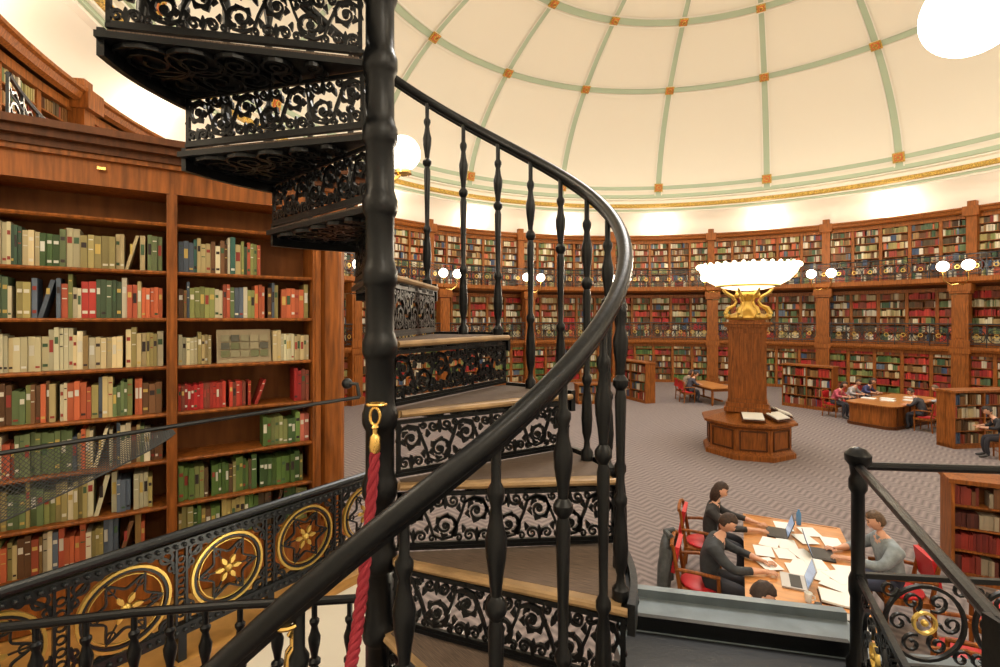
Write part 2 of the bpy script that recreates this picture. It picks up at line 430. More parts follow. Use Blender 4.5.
for i in range(3):
    a,b_=divs[i]+.045,divs[i+1]-.045
    for k,z_ in enumerate(shz):
        pl=pals[k]; L=b_-a
        if i==2:
            if k==2:
                books(bk,P(a+.62,0,z_),U,Nn,L-.62,.20,.27,PAL_GRN+[(.45,.12,.08)],.03,.04,.18,True); continue
            if k==3:
                books(bk,P(a,0,z_),U,Nn,.68,.20,.215,PAL_RED,.022,.026,.18,True)
                books(bk,P(a+.88,0,z_),U,Nn,.16,.27,.3,PAL_RED,.03,.035,.18,True); continue
            if k in(0,1): pl=PAL_GRN+[(.35,.28,.1),(.1,.06,.03)]
            if k==6: L=.62; pl=PAL_TAN+[(.04,.12,.10)]
            if k==4:
                books(bk,P(a,0,z_),U,Nn,.25,.22,.26,PAL_CRM,.022,.03,.18,True)
                books(bk,P(a+.70,0,z_),U,Nn,L-.70,.22,.28,PAL_CRM,.022,.03,.18,True)
                f=P(a+.27,-.05,z_)
                bk.add([f,f+U*.42,f+U*.42+Z*.28-Nn*.06,f+Z*.28-Nn*.06],[(0,1,2,3)],0,(.30,.24,.15))
                f=f+Nn*.004+U*.03+Z*.05
                for r in range(3):
                    for c_ in range(5):
                        g=f+U*(.075*c_)+Z*(.065*r)-Nn*.014*r
                        bk.add([g,g+U*.065,g+U*.065+Z*.055-Nn*.011,g+Z*.055-Nn*.011],[(0,1,2,3)],0,random.choice([(.12,.13,.06),(.3,.26,.16),(.08,.08,.06),(.22,.2,.12)]))
                continue
        books(bk,P(a,0,z_),U,Nn,L-(.0 if k>1 else random.uniform(0,.15)),.225,.315,pl,.019,.040,.2,True,.045)
bk.build('books',[bookm],False,e)
mb=MB()
g=V((-.99,5.1,5.33)); s0=P(2.24,.05,5.0)
mb.tube([s0,s0+V((.15,.0,.06)),g+V((-.1,-.05,-.3)),g-Z*.19],.02,8,0)
mb.lathe([(.0,-.24),(.09,-.21),(.07,-.15)],g,12,0); mb.sphere(g,.175,1,24,14)
mb.build('globe_sconce',[brass,glow])
def rl(s_,n=0,z=0):
    d=V((1.35,1.91,0)).normalized(); nn=V((d.y,-d.x,0)); return V((-2.55,2.55,0))+d*s_+nn*n+Z*z
mb=MB()
poly=[rl(-1.6,.06),rl(2.42,.06),P(2.45,.1,0),P(2.45,-.38,0),P(-1.2,-.38,0)]
mb.prism([(p.x,p.y) for p in poly],1.36,1.44,0)
mb.prism([(p.x,p.y) for p in [rl(-1.6,.02),rl(2.36,.02),P(2.35,.0,0),P(2.35,-.36,0),P(-1.2,-.36,0)]],.0,1.36,1)
mb.build('gallery_platform',[woodG,white],False)
# medallion railing
mb=MB()
d=(rl(1)-rl(0)).normalized(); O=rl(0)
S0,S1=-1.6,2.4
dn=V((d.y,-d.x,0))
mb.tube([rl(S0,0,2.25),rl(S1,0,2.25)],.03,10,0)
mb.box(rl((S0+S1)/2,0,2.19),(S1-S0,.05,.05),0,d,dn,Z)
mb.box(rl((S0+S1)/2,0,1.64),(S1-S0,.06,.07),0,d,dn,Z)
for z_ in(2.19,1.64):
    n_=int((S1-S0)/.05)
    for i in range(n_): mb.sphere(rl(S0+.05*i,.035,z_),.015,0,6,4)
for s_ in(-1.4,-.7,0,.84,1.44,2.04,2.36): mb.box(rl(s_,0,1.53),(.05,.05,.18),0,d,dn,Z)
for i in range(-2,5):
    s_=.54+.6*(i-1)
    if s_-.3<S0: continue
    c=V((0,0,0))+O; cy=1.915
    mb.ribbon(circle(s_,cy,.235,40),.016,.03,c,d,Z,1,True)
    mb.ribbon(circle(s_,cy,.217,40),.014,.025,c,d,Z,0,True)
    mb.ribbon(circle(s_,cy,.195,40),.005,.02,c,d,Z,1,True)
    for q in range(6):
        a=q*pi/3+pi/6
        pts=[(s_+.2*math.cos(a+t*.55)*(1-.42*math.cos(t*pi/2)),cy+.2*math.sin(a+t*.55)*(1-.42*math.cos(t*pi/2))) for t in [x/6 for x in range(-6,7)]]
        mb.ribbon(pts,.010,.02,c,d,Z,0)
        a2=q*pi/3
        mb.ribbon([(s_+r*math.cos(a2),cy+r*math.sin(a2)) for r in(.0,.195)],.007,.012,c,d,Z,0)
        mb.ribbon(circle(s_+.15*math.cos(a2),cy+.15*math.sin(a2),.022,10),.007,.016,c,d,Z,0,True)
        mb.ribbon([(s_+r*math.cos(a2),cy+r*math.sin(a2)) for r in(.03,.045,.06,.075,.088)],[.010,.024,.030,.018,.006],.022,c,d,Z,1)
    mb.sphere(c+d*s_+Z*cy,.028,1,10,6)
    x=s_+.3
    for dx in(-.03,.03): mb.box(c+d*(x+dx)+Z*1.92,(.014,.03,.5),0,d,dn,Z)
    for j in range(6): mb.ribbon(circle(x,1.74+.07*j,.022,10),.008,.02,c,d,Z,0,True)
    for sx in(-1,1):
        for sz in(-1,1):
            mb.ribbon(circle(s_+sx*.215,cy+sz*.215,.035,12),.016,.02,c,d,Z,0,True)
            mb.ribbon(circle(s_+sx*.245,cy+sz*.14,.02,10),.012,.02,c,d,Z,0,True)
            mb.ribbon(circle(s_+sx*.13,cy+sz*.245,.02,10),.012,.02,c,d,Z,0,True)
            mb.ribbon([(s_+sx*.26,cy+sz*.10),(s_+sx*.25,cy+sz*.17),(s_+sx*.18,cy+sz*.235),(s_+sx*.08,cy+sz*.25)],.018,.02,c,d,Z,0)
mb.build('medallion_railing',[ironG,gilt])

# ---------------------------------------------------------------- iron scrollwork
def spiral(cx,cy,r0,r1,a0,turns,dr,n=26):
    return [(cx+(r0+(r1-r0)*(i/n)**.8)*math.cos(a0+dr*2*pi*turns*i/n),cy+(r0+(r1-r0)*(i/n)**.8)*math.sin(a0+dr*2*pi*turns*i/n)) for i in range(n+1)]
def vine(mb,O,U,W,L,H,t,m=0):
    bw=.014
    for y in(bw/2,H-bw/2): mb.ribbon([(0,y),(L,y)],bw,t,O,U,W,m)
    for x in(bw/2,L-bw/2): mb.ribbon([(x,0),(x,H)],bw,t,O,U,W,m)
    n=max(2,round(L/(H*.56))); cw=L/n; w=.0085
    for i in range(n):
        cx=cw*(i+.5); s_=1 if i%2 else -1
        oy=H*(.5-.13*s_)
        r=min(cw,H)*.42
        a0=-s_*pi/2
        mb.ribbon(spiral(cx,oy,r,r*.2,a0+pi*.2,1.3,s_,28),[w*(1.35-.6*q/28) for q in range(29)],t,O,U,W,m)
        # rosette in the eye of the scroll
        mb.ribbon(circle(cx,oy,r*.15,8),w*1.2,t,O,U,W,m,True)
        for q in range(6):
            a=2*pi*q/6+i; rr=r*.62
            mb.ribbon([(cx+rr*math.cos(a),oy+rr*math.sin(a)),(cx+rr*1.28*math.cos(a+.35),oy+rr*1.28*math.sin(a+.35)),(cx+rr*1.15*math.cos(a+.85),oy+rr*1.15*math.sin(a+.85))],[w*.7,w*1.8,w*.5],t,O,U,W,m)
        mb.ribbon([(cx-cw*.5,H/2-s_*H*.08),(cx-cw*.38,H/2-s_*H*.3),(cx-cw*.1,H/2-s_*H*.38),(cx+cw*.2,H/2-s_*H*.34),(cx+cw*.5,H/2+s_*H*.08)],w*1.1,t,O,U,W,m)
        for sx in(-1,1):
            ex,ey=cx+sx*cw*.24,H/2+s_*H*.32
            mb.ribbon(spiral(ex,ey,H*.115,H*.02,(pi if sx>0 else 0)+.4,1.4,sx*s_,16),[w*(1.1-.4*q/16) for q in range(17)],t,O,U,W,m)
            ex,ey=cx+sx*cw*.42,H/2-s_*H*.36
            mb.ribbon(spiral(ex,ey,H*.08,H*.015,(pi if sx>0 else 0)-.4,1.2,-sx*s_,12),w*.85,t,O,U,W,m)
            ex,ey=cx+sx*cw*.47,H/2+s_*H*.12
            mb.ribbon([(ex,ey),(ex-sx*cw*.06,ey+s_*H*.07),(ex-sx*cw*.02,ey+s_*H*.15)],[w*.6,w*2,w*.4],t,O,U,W,m)
        mb.ribbon([(cx,H/2+s_*H*.18),(cx,H/2+s_*H*.30),(cx,H/2+s_*H*.44)],[w*.5,w*2.2,w*.8],t,O,U,W,m)
# ---------------------------------------------------------------- spiral staircase
SC=V((-.408,1.7,0)); DPH=26.7; RISE=.24; PH0=-22; Z0=2.85
stair=empty('spiral_staircase')
def sp_(ph,r,z): a=rad(ph); return SC+V((r*math.cos(a),r*math.sin(a),z))
KMIN,KMAX=-11,10
RT=.845
pm=MB(); vine(pm,V((.058,0,0)),V((1,0,0)),V((0,0,1)),RT-.085,.185,.012)
pm.box((.055+(RT-.085)/2,0,-.004),(RT-.08,.02,.012),0); 
pan=pm.build('riser_scroll',[iron],False,stair); panme=pan.data
tm=MB()
n=8
def wedge(mb,a0,a1,r0,r1,z0,z1,m,mt=None):
    A=[(r0*math.cos(rad(a0)),r0*math.sin(rad(a0)))]+[(r1*math.cos(rad(a0+(a1-a0)*i/n)),r1*math.sin(rad(a0+(a1-a0)*i/n))) for i in range(n+1)]+[(r0*math.cos(rad(a1)),r0*math.sin(rad(a1)))]
    mb.prism(A,z0,z1,m,mt)
wedge(tm,-1,DPH+1.5,.05,RT-.003,-.028,-.008,0)
wedge(tm,1.5,DPH+1,.07,RT-.035,-.008,.0,1)
tm.box((RT/2+.01,.004,-.012),(RT-.10,.034,.022),2); tm.tube([(.07,-.014,-.013),(RT-.02,-.014,-.013)],.012,8,2)
pts=[(RT*math.cos(rad(a)),RT*math.sin(rad(a))) for a in [x*(DPH+1)/8-1 for x in range(9)]]
for i in range(8):
    a,b_=pts[i],pts[i+1]
    a2=(a[0]*.975,a[1]*.975);b2=(b_[0]*.975,b_[1]*.975)
    tm.prism([a,b_,b2,a2],-.075,.012,0)
for sgn,aa in((1,7),(1,19)):
    a=rad(aa); Ux=V((math.cos(a),math.sin(a),0)); Wx=V((-math.sin(a),math.cos(a),0))
    for j,rr in enumerate((.22,.34,.47,.60,.74)):
        r_=.024+.018*j
        c_=Ux*rr+V((0,0,-.036))
        tm.ribbon(spiral(0,0,r_,r_*.2,j,1.5,1,20),.009,.014,c_,Ux,Wx,0)
        tm.ribbon(circle(0,0,r_*1.1,14),.008,.014,c_,Ux,Wx,0,True)
tread=tm.build('tread',[iron,ridge,nosem],False,stair); trme=tread.data
first=True
for k in range(KMIN,KMAX+1):
    ph=PH0+DPH*k; z_=Z0+RISE*k
    if first: t_,p_=tread,pan; first=False
    else:
        t_=bpy.data.objects.new('tread',trme); p_=bpy.data.objects.new('riser_scroll',panme)
        for q in(t_,p_): sc.collection.objects.link(q); q.parent=stair
    t_.location=(SC.x,SC.y,z_); t_.rotation_euler[2]=rad(ph)
    p_.location=(SC.x,SC.y,z_-.03-.185-.005); p_.rotation_euler[2]=rad(ph)
mb=MB()
prof=[(.09,0),(.09,.05),(.055,.08)]
zz=[Z0+RISE*k for k in range(KMIN,KMAX+4)]
for z_ in zz:
    prof+=[(.048,z_-.06),(.054,z_-.05),(.059,z_-.035),(.059,z_-.0),(.054,z_+.012),(.051,z_+.025),(.048,z_+.035)]
prof+=[(.048,6.4)]
mb.lathe([p for p in prof if p[1]>=0],SC,24,0)
mb.build('newel_column',[iron],True,stair)
mb=MB(); RR=.81
def zr(ph):
    z=3.96+RISE/DPH*ph
    if ph<-68: z-=min(.085,.00008*(-68-ph)**2)
    return z
ph1=PH0+DPH*KMAX+20
path=[sp_(ph,RR,zr(ph)) for ph in np.arange(-300,ph1,3)]
mb.tube(path,.0225,12,0)
mb.tube([p-Z*.023 for p in path],.012,6,0)
mb.build('handrail',[iron],True,stair)
bal=MB()
def baluster_prof(h,k=.93):
    P_=[(.026,0),(.026,.03),(.014,.045),(.012,.07),(.02,.10),(.024,.15),(.02,.22),(.013,.27),(.021,.285),(.021,.30),(.012,.315),(.0135,.42),(.018,.60),(.013,.62),(.024,.635),(.024,.65),(.012,.665),(.016,.70),(.022,.735),(.024,.77),(.016,.80),(.012,.83),(.019,.85),(.019,.862),(.011,.875),(.011,.95)]
    return [(r*k,z*h/.95) for r,z in P_]
ph=-60-DPH/2*17
while ph<ph1:
    kk=math.floor((ph-PH0)/DPH); zt=Z0+RISE*kk
    h=zr(ph)-.02-zt
    bal.lathe([(r,z) for r,z in baluster_prof(h)],sp_(ph,.80,zt),12,0)
    ph+=DPH/2
bal.build('balusters',[iron],True,stair)

# ---------------------------------------------------------------- rope barrier
mb=MB()
A=V((-.400,1.60,3.22)); B=V((-.385,.935,2.98))
def rp_(t): p=A.lerp(B,t); p.z-=4*.40*t*(1-t); return p
for q in range(3):
    path=[]
    for i in range(141):
        t=i/140; p=rp_(t); tg=(rp_(min(1,t+.01))-rp_(max(0,t-.01))).normalized(); a=V((1,0,0)); b_=tg.cross(a).normalized()
        an=2*pi*(t*14+q/3); path.append(p+(a*math.cos(an)+b_*math.sin(an))*.0085)
    mb.tube(path,.0098,7,0)
def snap(p,up=.14):
    mb.lathe([(.0,-.01),(.016,0),(.019,.02),(.016,.05),(.008,.06),(.008,.075),(.013,.08),(.006,.09)],p,14,1)
    c=p+Z*.115
    mb.tube([c+V((.016*math.cos(a),0,.028*math.sin(a))) for a in [2*pi*i/16 for i in range(16)]],.005,7,1,True)
snap(A); snap(B)
mb.tube([A+V((.03*math.cos(a),.02*math.sin(a)+.02,.15)) for a in [2*pi*i/16 for i in range(16)]],.006,7,1,True)
mb.tube([B+V((.022*math.cos(a),.022*math.sin(a)-.03,.12)) for a in [2*pi*i/16 for i in range(16)]],.005,7,1,True)
mb.build('red_rope_barrier',[rope,brass])

# ---------------------------------------------------------------- lower landing rail (left)
mb=MB()
pth=[V((-2.55,2.30,2.2)),V((-2.2,2.37,2.2)),V((-1.8,2.46,2.2)),V((-1.315,2.53,2.2)),V((-.95,2.56,2.2)),V((-.60,2.60,2.2))]
mb.tube(pth,.022,10,0)
for i in range(len(pth)-1):
    nb=max(1,round((pth[i+1]-pth[i]).length/.19))
    for j in range(nb):
        p=pth[i].lerp(pth[i+1],j/nb); mb.lathe(baluster_prof(.92,1.3),(p.x,p.y,1.27),12,0)
mb.build('landing_balustrade',[iron])
mb=MB(); mb.prism([(-2.6,2.15),(-.6,2.5),(-.6,2.75),(-1.6,2.85),(-2.2,2.6),(-2.6,2.4)],1.15,1.27,0,1)
mb.build('lower_landing',[woodG,redm],False)

# ---------------------------------------------------------------- wall bar and netting
mb=MB()
a=V((-1.28,4.55,2.93)); a0=V((-3.3,3.0,2.79))
mb.tube([a,a0],.016,8,0)
mb.tube([a+V((-.12,.02,.12)),a+V((-.02,0,.12)),a],.018,8,0); mb.sphere(a+V((-.12,.03,.12)),.05,0,12,8)
mb.build('steel_bar',[ironG])
mb=MB()
nu,nv=40,14
def netp(u,v):
    p=a0.lerp(a,u*.44)
    w=.44*(1-u)**.8
    return p+V((.10*v,-.12*v,-.02-w*v-.05*math.sin(pi*v)*(1-u)))
for i in range(-nv,nu+1):
    for sgn in(1,-1):
        path=[]
        for j in range(nv+1):
            ii=i+j if sgn>0 else i+nv-j
            if 0<=ii<=nu: path.append(netp(ii/nu,j/nv))
        if len(path)>1: mb.tube(path,.0024,4,0)
mb.tube([netp(i/nu,1) for i in range(nu+1)],.006,5,0)
mb.build('safety_netting',[mat('net_cord',(.04,.045,.05),.8)],False)

# ---------------------------------------------------------------- right landing
mb=MB()
poly=[(.50,-1.2),(.95,-1.2),(1.10,1.0),(1.64,2.12),(2.7,2.0),(2.7,2.22),(1.80,2.36),(1.80,2.64),(.74,2.88),(.56,2.45)]
mb.prism(poly,1.9,2.08,0,1)
mb.ribbon([(.74,2.85),(1.80,2.61)],.05,.05,V((0,0,2.10)),V((1,0,0)),V((0,1,0)),2)
mb.ribbon([(.62,2.55),(1.62,2.32)],.03,.10,V((0,0,2.10)),V((1,0,0)),V((0,1,0)),0)
mb.prism([(.5,-1.1),(.93,-1.1),(1.08,1.0),(1.58,2.12),(1.60,2.28),(.64,2.50),(.56,2.3)],2.08,2.09,0)
mb.build('upper_landing',[iron,steel,steel],False)
mb=MB(); NW=V((1.575,2.2,0))
mb.lathe([(.045,2.09),(.045,2.14),(.03,2.17),(.03,2.42),(.036,2.44),(.036,2.5),(.026,2.53),(.026,2.88),(.036,2.9),(.036,2.94),(.028,2.96),(.034,3.0),(.05,3.02),(.052,3.05),(.03,3.075),(.0,3.085)],NW,18,0)
E1=V((2.7,2.08,0)); E2=V((1.06,1.06,0)); E3=V((.9,-.3,0))
for p,q in((NW,E1),(NW,E2),(E2,E3)):
    dd=(q-p).normalized(); L=(q-p).length
    mb.tube([p+Z*3.0,q+Z*3.0],.018,10,0)
    mb.box((p+q)/2+Z*2.52,(L,.022,.022),0,dd,dd.cross(Z),Z)
    mb.box((p+q)/2+Z*2.13,(L,.022,.022),0,dd,dd.cross(Z),Z)
    x=.10
    while x+.36<L+.05:
        cx,cy=x+.17,2.325
        mb.ribbon(circle(cx,cy,.16,30),.014,.016,p,dd,Z,0,True)
        mb.ribbon(circle(cx,cy,.045,14),.010,.016,p,dd,Z,1,True)
        for r_ in range(6):
            a=r_*pi/3
            mb.ribbon(spiral(cx+.105*math.cos(a),cy+.105*math.sin(a),.045,.012,a+pi,1.2,1,14),.009,.014,p,dd,Z,0)
        mb.sphere(p+dd*cx+Z*cy,.015,1,8,6)
        for sx in(-1,1):
            for sz in(-1,1):
                mb.ribbon(spiral(cx+sx*.145,cy+sz*.145,.04,.01,0,1.2,sx,12),.009,.014,p,dd,Z,0)
        x+=.36
mb.box(E2+Z*2.54,(.04,.04,.95),0); 
mb.box(E1+Z*2.54,(.04,.04,.95),0)
mb.build('landing_railing',[iron,gilt])
mb=MB(); g=V((2.83,3.0,5.49))
mb.sphere(g,.25,1,40,24)
mb.lathe([(.10,.20),(.12,.245),(.09,.28),(.04,.31),(.03,.5)],g,16,0)
mb.tube([g+Z*.45,g+V((.1,0,.6)),g+V((.5,0,.62)),V((3.72,3.0,5.9))],.025,8,0)
mb.box((3.75,3.0,3.05),(.28,.28,6.0),2); mb.box((3.75,3,.2),(.4,.4,.3),2); mb.box((3.75,3,5.95),(.42,.42,.2),2)
mb.build('globe_post_lamp',[brass,glow,wood])

# ---------------------------------------------------------------- furniture
def chair(loc,yaw):
    mb=MB()
    mb.box((0,0,.41),(.50,.48,.06),1)
    mb.lathe([(.0,.0),(.20,.0),(.235,.02),(.235,.04),(.2,.06),(0,.065)],(0,0,.43),16,0)
    for sx in(-1,1):
        mb.tube([(sx*.22,.21,0),(sx*.22,.21,.43),(sx*.24,.20,.66)],[.018,.025,.02],8,1)
        mb.tube([(sx*.22,-.26,0),(sx*.22,-.22,.45),(sx*.22,-.30,.93)],[.02,.026,.02],8,1)
        mb.tube([(sx*.235,-.27,.67),(sx*.27,-.05,.69),(sx*.25,.22,.67)],.022,8,1)
    mb.box((0,-.275,.76),(.42,.05,.32),0,V((1,0,0)),V((0,1,-.17)).normalized(),V((0,.17,1)).normalized())
    mb.tube([(-.23,-.31,.93),(-.1,-.32,.965),(.1,-.32,.965),(.23,-.31,.93)],.024,8,1)
    mb.tube([(-.22,-.24,.2),(.22,-.24,.2)],.012,6,1); mb.tube([(-.22,.21,.2),(.22,.21,.2)],.012,6,1)
    return mb.build('red_armchair',[redm,wood],True,None,loc,yaw)
TU=V((.43,.903,0)).normalized(); TV=V((TU.y,-TU.x,0)); 
TC=V((3.50,5.80,0)); TW,TL=1.2,3.0
def table(c,L,W,yaw,name='reading_table'):
    mb=MB()
    mb.box((0,0,.735),(W,L,.04),0); mb.box((0,0,.70),(W-.06,L-.06,.05),1)
    for sy in(-1,1): mb.ribbon([(-W/2+.04,sy*(L/2-.04)),(W/2-.04,sy*(L/2-.04))],.015,.004,V((0,0,.756)),V((1,0,0)),V((0,1,0)),1)
    for sx in(-1,1):
        for sy in(-1,1):
            mb.lathe([(.03,0),(.035,.05),(.05,.1),(.035,.16),(.05,.3),(.055,.5),(.04,.55),(.055,.58),(.055,.70)],(sx*(W/2-.12),sy*(L/2-.12),0),12,1)
    mb.box((0,0,.64),(W-.4,L-.2,.10),1)
    mb.box((0,0,.18),(.06,L-.3,.06),1)
    return mb.build(name,[woodT,wood],False,None,c,yaw)
tyaw=-math.atan2(TU.x,TU.y)
table(TC,TL,TW,tyaw)
def T(x,y,z=0): return TC+TV*x+TU*y+Z*z
def laptop(p,yaw,name='laptop',dark=True):
    mb=MB()
    mb.box((0,0,.010),(.34,.24,.018),0); mb.box((0,.02,.0205),(.29,.11,.002),1)
    Yd=V((0,math.sin(.35),math.cos(.35))); Nd=V((0,-math.cos(.35),math.sin(.35)))
    mb.box(V((0,.12,.02))+Yd*.115,(.34,.008,.23),0,V((1,0,0)),Nd,Yd)
    mb.box(V((0,.12,.02))+Yd*.115+Nd*.005,(.31,.002,.20),2,V((1,0,0)),Nd,Yd)
    mb.build(name,[blackp if dark else silver,blackp,screen],False,None,p,yaw)
TOPZ=.757
laptop(T(-.20,.92,TOPZ),tyaw-pi/2)
laptop(T(-.12,-.42,TOPZ),tyaw-pi/2,dark=False)
laptop(T(.26,.45,TOPZ),tyaw+pi/2)
mb=MB()
for (x,y,a) in((-.15,.3,.2),(.05,.35,.5),(.0,.05,-.3),(-.1,.6,.1),(.12,.85,.4),(.15,.15,.2),(.35,-.1,.6),(.15,-.12,-.2),(.42,.9,.1),(-.38,.25,.1),(.3,-.32,1.1),(-.05,-.1,.15),(-.3,.55,-.2),(-.35,-.1,.5),(.45,.1,.2),(.2,1.15,.3),(-.1,1.2,.1),(.42,-.35,.3)):
    c=T(x,y,TOPZ+.004+random.uniform(0,.012)); ax=V((math.cos(tyaw+a),math.sin(tyaw+a),0)); ay=V((-ax.y,ax.x,0))
    mb.box(c,(.21,.297,.003),0,ax,ay,Z)
mb.build('scattered_papers',[paper],False)
mb=MB()
for s_ in(-1,1):
    mb.box(T(.30+.1*s_,-.62,TOPZ+.02),(.2,.28,.02),0,(TV+Z*.08*s_).normalized(),TU,Z)
mb.box(T(.30,-.62,TOPZ+.003),(.42,.3,.006),1,TV,TU,Z)
mb.build('open_book',[paper,woodD],False)
for (x,y) in((-.05,-.95),(.3,-.95),(.12,-1.1),(.42,-1.12)):
    mb=MB(); mb.box(T(x,y,TOPZ+.006),(.075,.15,.01),0,TV,TU,Z); mb.box(T(x,y,TOPZ+.012),(.062,.125,.002),1,TV,TU,Z)
    mb.build('mobile_phone',[blackp,silver],False)
mb=MB(); mb.lathe([(.03,0),(.033,.1),(.03,.16),(.014,.19),(.014,.21)],T(.1,1.38,TOPZ),12,0); mb.build('water_bottle',[mat('blue_bottle',(.1,.25,.5),.2)])
mb=MB(); mb.lathe([(.028,0),(.038,.09),(.035,.09),(.026,.01),(0,.01)],T(-.02,-.78,TOPZ),14,0,cap=False)
mb.tube([T(-.02,-.78,TOPZ+.02)+TV*.034,T(-.02,-.78,TOPZ+.03)+TV*.06,T(-.02,-.78,TOPZ+.06)+TV*.06,T(-.02,-.78,TOPZ+.075)+TV*.036],.005,6,0); mb.build('coffee_cup',[paper])
mb=MB(); mb.tube([T(-.05,-.87,TOPZ+.005),T(.05,-.8,TOPZ+.005),T(.08,-.95,TOPZ+.005),T(.2,-.85,TOPZ+.005),T(.3,-.87,TOPZ+.005)],.004,6,0); mb.box(T(.06,-.86,TOPZ+.018),(.06,.09,.03),0,TV,TU,Z); mb.build('charger_cable',[blackp])

# ---------------------------------------------------------------- people
def person(name,loc,yaw,top,pants,hair,lean=.12,pitch=.35,long=False,bulk=1.0,seat=.565,reach=0):
    L=lean; b=bulk; E=reach
    sk=[((0,0,seat),(.165*b,.13*b),-1,'p'),
        ((0,.01+.2*L,seat+.13),(.145*b,.115*b),0,'t'),
        ((0,.02+.6*L,seat+.30),(.165*b,.125*b),1,'t'),
        ((0,.03+.95*L,seat+.42),(.12*b,.095*b),2,'t'),
        ((0,.05+1.2*L,seat+.50),(.052,.052),3,'k'),
        ((0,.07+1.35*L,seat+.57),(.048,.048),4,'k')]
    for s_ in(-1,1):
        i=len(sk)
        sk+=[((s_*.17*b,.02+.9*L,seat+.40),(.075*b,.07*b),3,'t'),
             ((s_*.225*b,.10+.7*L+E*.3,seat+.30),(.058*b,.056*b),i,'t'),
             ((s_*.26*b,.19+.5*L+E*.6,.81),(.048*b,.048*b),i+1,'t'),
             ((s_*.20,.33+.4*L+E*.9,.805),(.040*b,.038*b),i+2,'t'),
             ((s_*.14,.43+.3*L+E,.80),(.026,.024),i+3,'h'),
             ((s_*.12,.50+.3*L+E,.795),(.036,.018),i+4,'h')]
    for s_ in(-1,1):
        i=len(sk)
        sk+=[((s_*.10,.06,seat-.03),(.105,.10),0,'p'),
             ((s_*.13,.42,seat-.05),(.070,.070),i,'p'),
             ((s_*.13,.44,.30),(.056,.058),i+1,'p'),
             ((s_*.13,.40,.09),(.040,.042),i+2,'p'),
             ((s_*.135,.50,.045),(.042,.035),i+3,'s'),
             ((s_*.14,.60,.035),(.030,.022),i+4,'s')]
    me=bpy.data.meshes.new('tmp'); me.from_pydata([s[0] for s in sk],[(s[2],i) for i,s in enumerate(sk) if s[2]>=0],[])
    ob=bpy.data.objects.new('tmp',me); sc.collection.objects.link(ob)
    ob.modifiers.new('Skin','SKIN')
    ss=ob.modifiers.new('S','SUBSURF'); ss.levels=2; ss.render_levels=2
    for i,s in enumerate(sk):
        me.skin_vertices[0].data[i].radius=s[1]
    me.skin_vertices[0].data[0].use_root=True
    bpy.context.view_layer.update()
    ev=ob.evaluated_get(bpy.context.evaluated_depsgraph_get()); m2=ev.to_mesh()
    mb=MB(); lab={'t':0,'p':1,'k':2,'h':2,'s':4}
    segs=[(V(sk[s[2]][0]),V(s[0]),lab[s[3]]) for s in sk if s[2]>=0]
    mb.v=[tuple(v.co) for v in m2.vertices]
    for p in m2.polygons:
        c=p.center; best=9;bl=0
        for A_,B_,l in segs:
            d_=B_-A_; t=max(0,min(1,(c-A_).dot(d_)/d_.length_squared)); q=(c-A_-d_*t).length
            if q<best: best=q;bl=l
        mb.f.append(tuple(p.vertices)); mb.m.append(bl)
    ev.to_mesh_clear(); bpy.data.objects.remove(ob); 
    nk=V((0,.04+1.1*L,seat+.47)); mb.lathe([(.075,-.02),(.078,.02),(.066,.035),(.06,.01)],nk,14,0)
    for s_ in(-1,1):
        pc=V((s_*.12,.50+.3*L+E,.795))
        for f,(dx,ln) in enumerate(((-.030,.060),(-.010,.072),(.011,.068),(.030,.055))):
            p0=pc+V((dx,.0,.0)); mb.tube([p0,p0+V((dx*.2,ln*.45+.02,.006)),p0+V((dx*.3,ln*.8+.02,-.006)),p0+V((dx*.3,ln+.02,-.018))],[.010,.009,.008,.006],6,2)
        p0=pc+V((-s_*.028,-.035,0)); mb.tube([p0,p0+V((-s_*.025,.03,-.004)),p0+V((-s_*.032,.055,-.010))],[.012,.010,.007],6,2)
    hc=V((0,.10+1.45*L,seat+.665)); R_=Matrix.Rotation(-pitch,3,'X')
    h=MB(); h.sphere((0,0,0),(1,1,1),2,22,16)
    nv=[]
    for x,y,z in h.v:
        wx=.074;wy=.092;wz=.113
        if z<0: wx*=1-.28*(-z)**1.5; wy*=1-.12*(-z)
        X_=x*wx;Y_=y*wy;Z_=z*wz
        if y>0.85 and abs(x)<.3 and -.35<z<.12: Y_+=.022*(1-abs(x)/.3)*(1-abs(z+.2)/.35)
        if y>.5 and z<-.75: Y_+=.008
        if y>.6 and .1<z<.25 : Y_-=.004
        nv.append((X_,Y_,Z_))
    h.v=nv
    for s_ in(-1,1):
        h.sphere((s_*.027,.080,.014),(.012,.009,.008),3,8,6)
        h.sphere((s_*.075,-.005,-.005),(.011,.02,.032),2,8,6)
        h.tube([(s_*.043,.077,.034),(s_*.027,.087,.038),(s_*.013,.087,.034)],.004,5,5)
    h.sphere((0,.086,-.028),(.011,.016,.018),2,8,6)
    h.tube([(-.021,.080,-.058),(0,.088,-.056),(.021,.080,-.058)],.0045,5,6)
    hh=MB(); hh.sphere((0,0,0),(1,1,1),5,22,16); nv=[]
    for x,y,z in hh.v:
        k=1.12+.03*math.sin(9*x+7*z)+.03*math.sin(15*y+4*x)
        if y>.25 and z<.42: k=.80
        elif y>-.05 and z<-.15 and not long: k=.80
        elif z<-.55 and not long: k=.85
        X_=x*.076*k;Y_=y*.095*k;Z_=z*.113*k
        if long and z<-.1 and y<.3: Z_*=1.8; Y_-=.012; X_*=1.15
        nv.append((X_,Y_,Z_))
    h.add(nv,hh.f,5)
    h.v=[tuple(hc+R_@V(p)) for p in h.v]
    o_=len(mb.v); mb.v+=h.v; mb.f+=[tuple(i+o_ for i in f) for f in h.f]; mb.m+=h.m
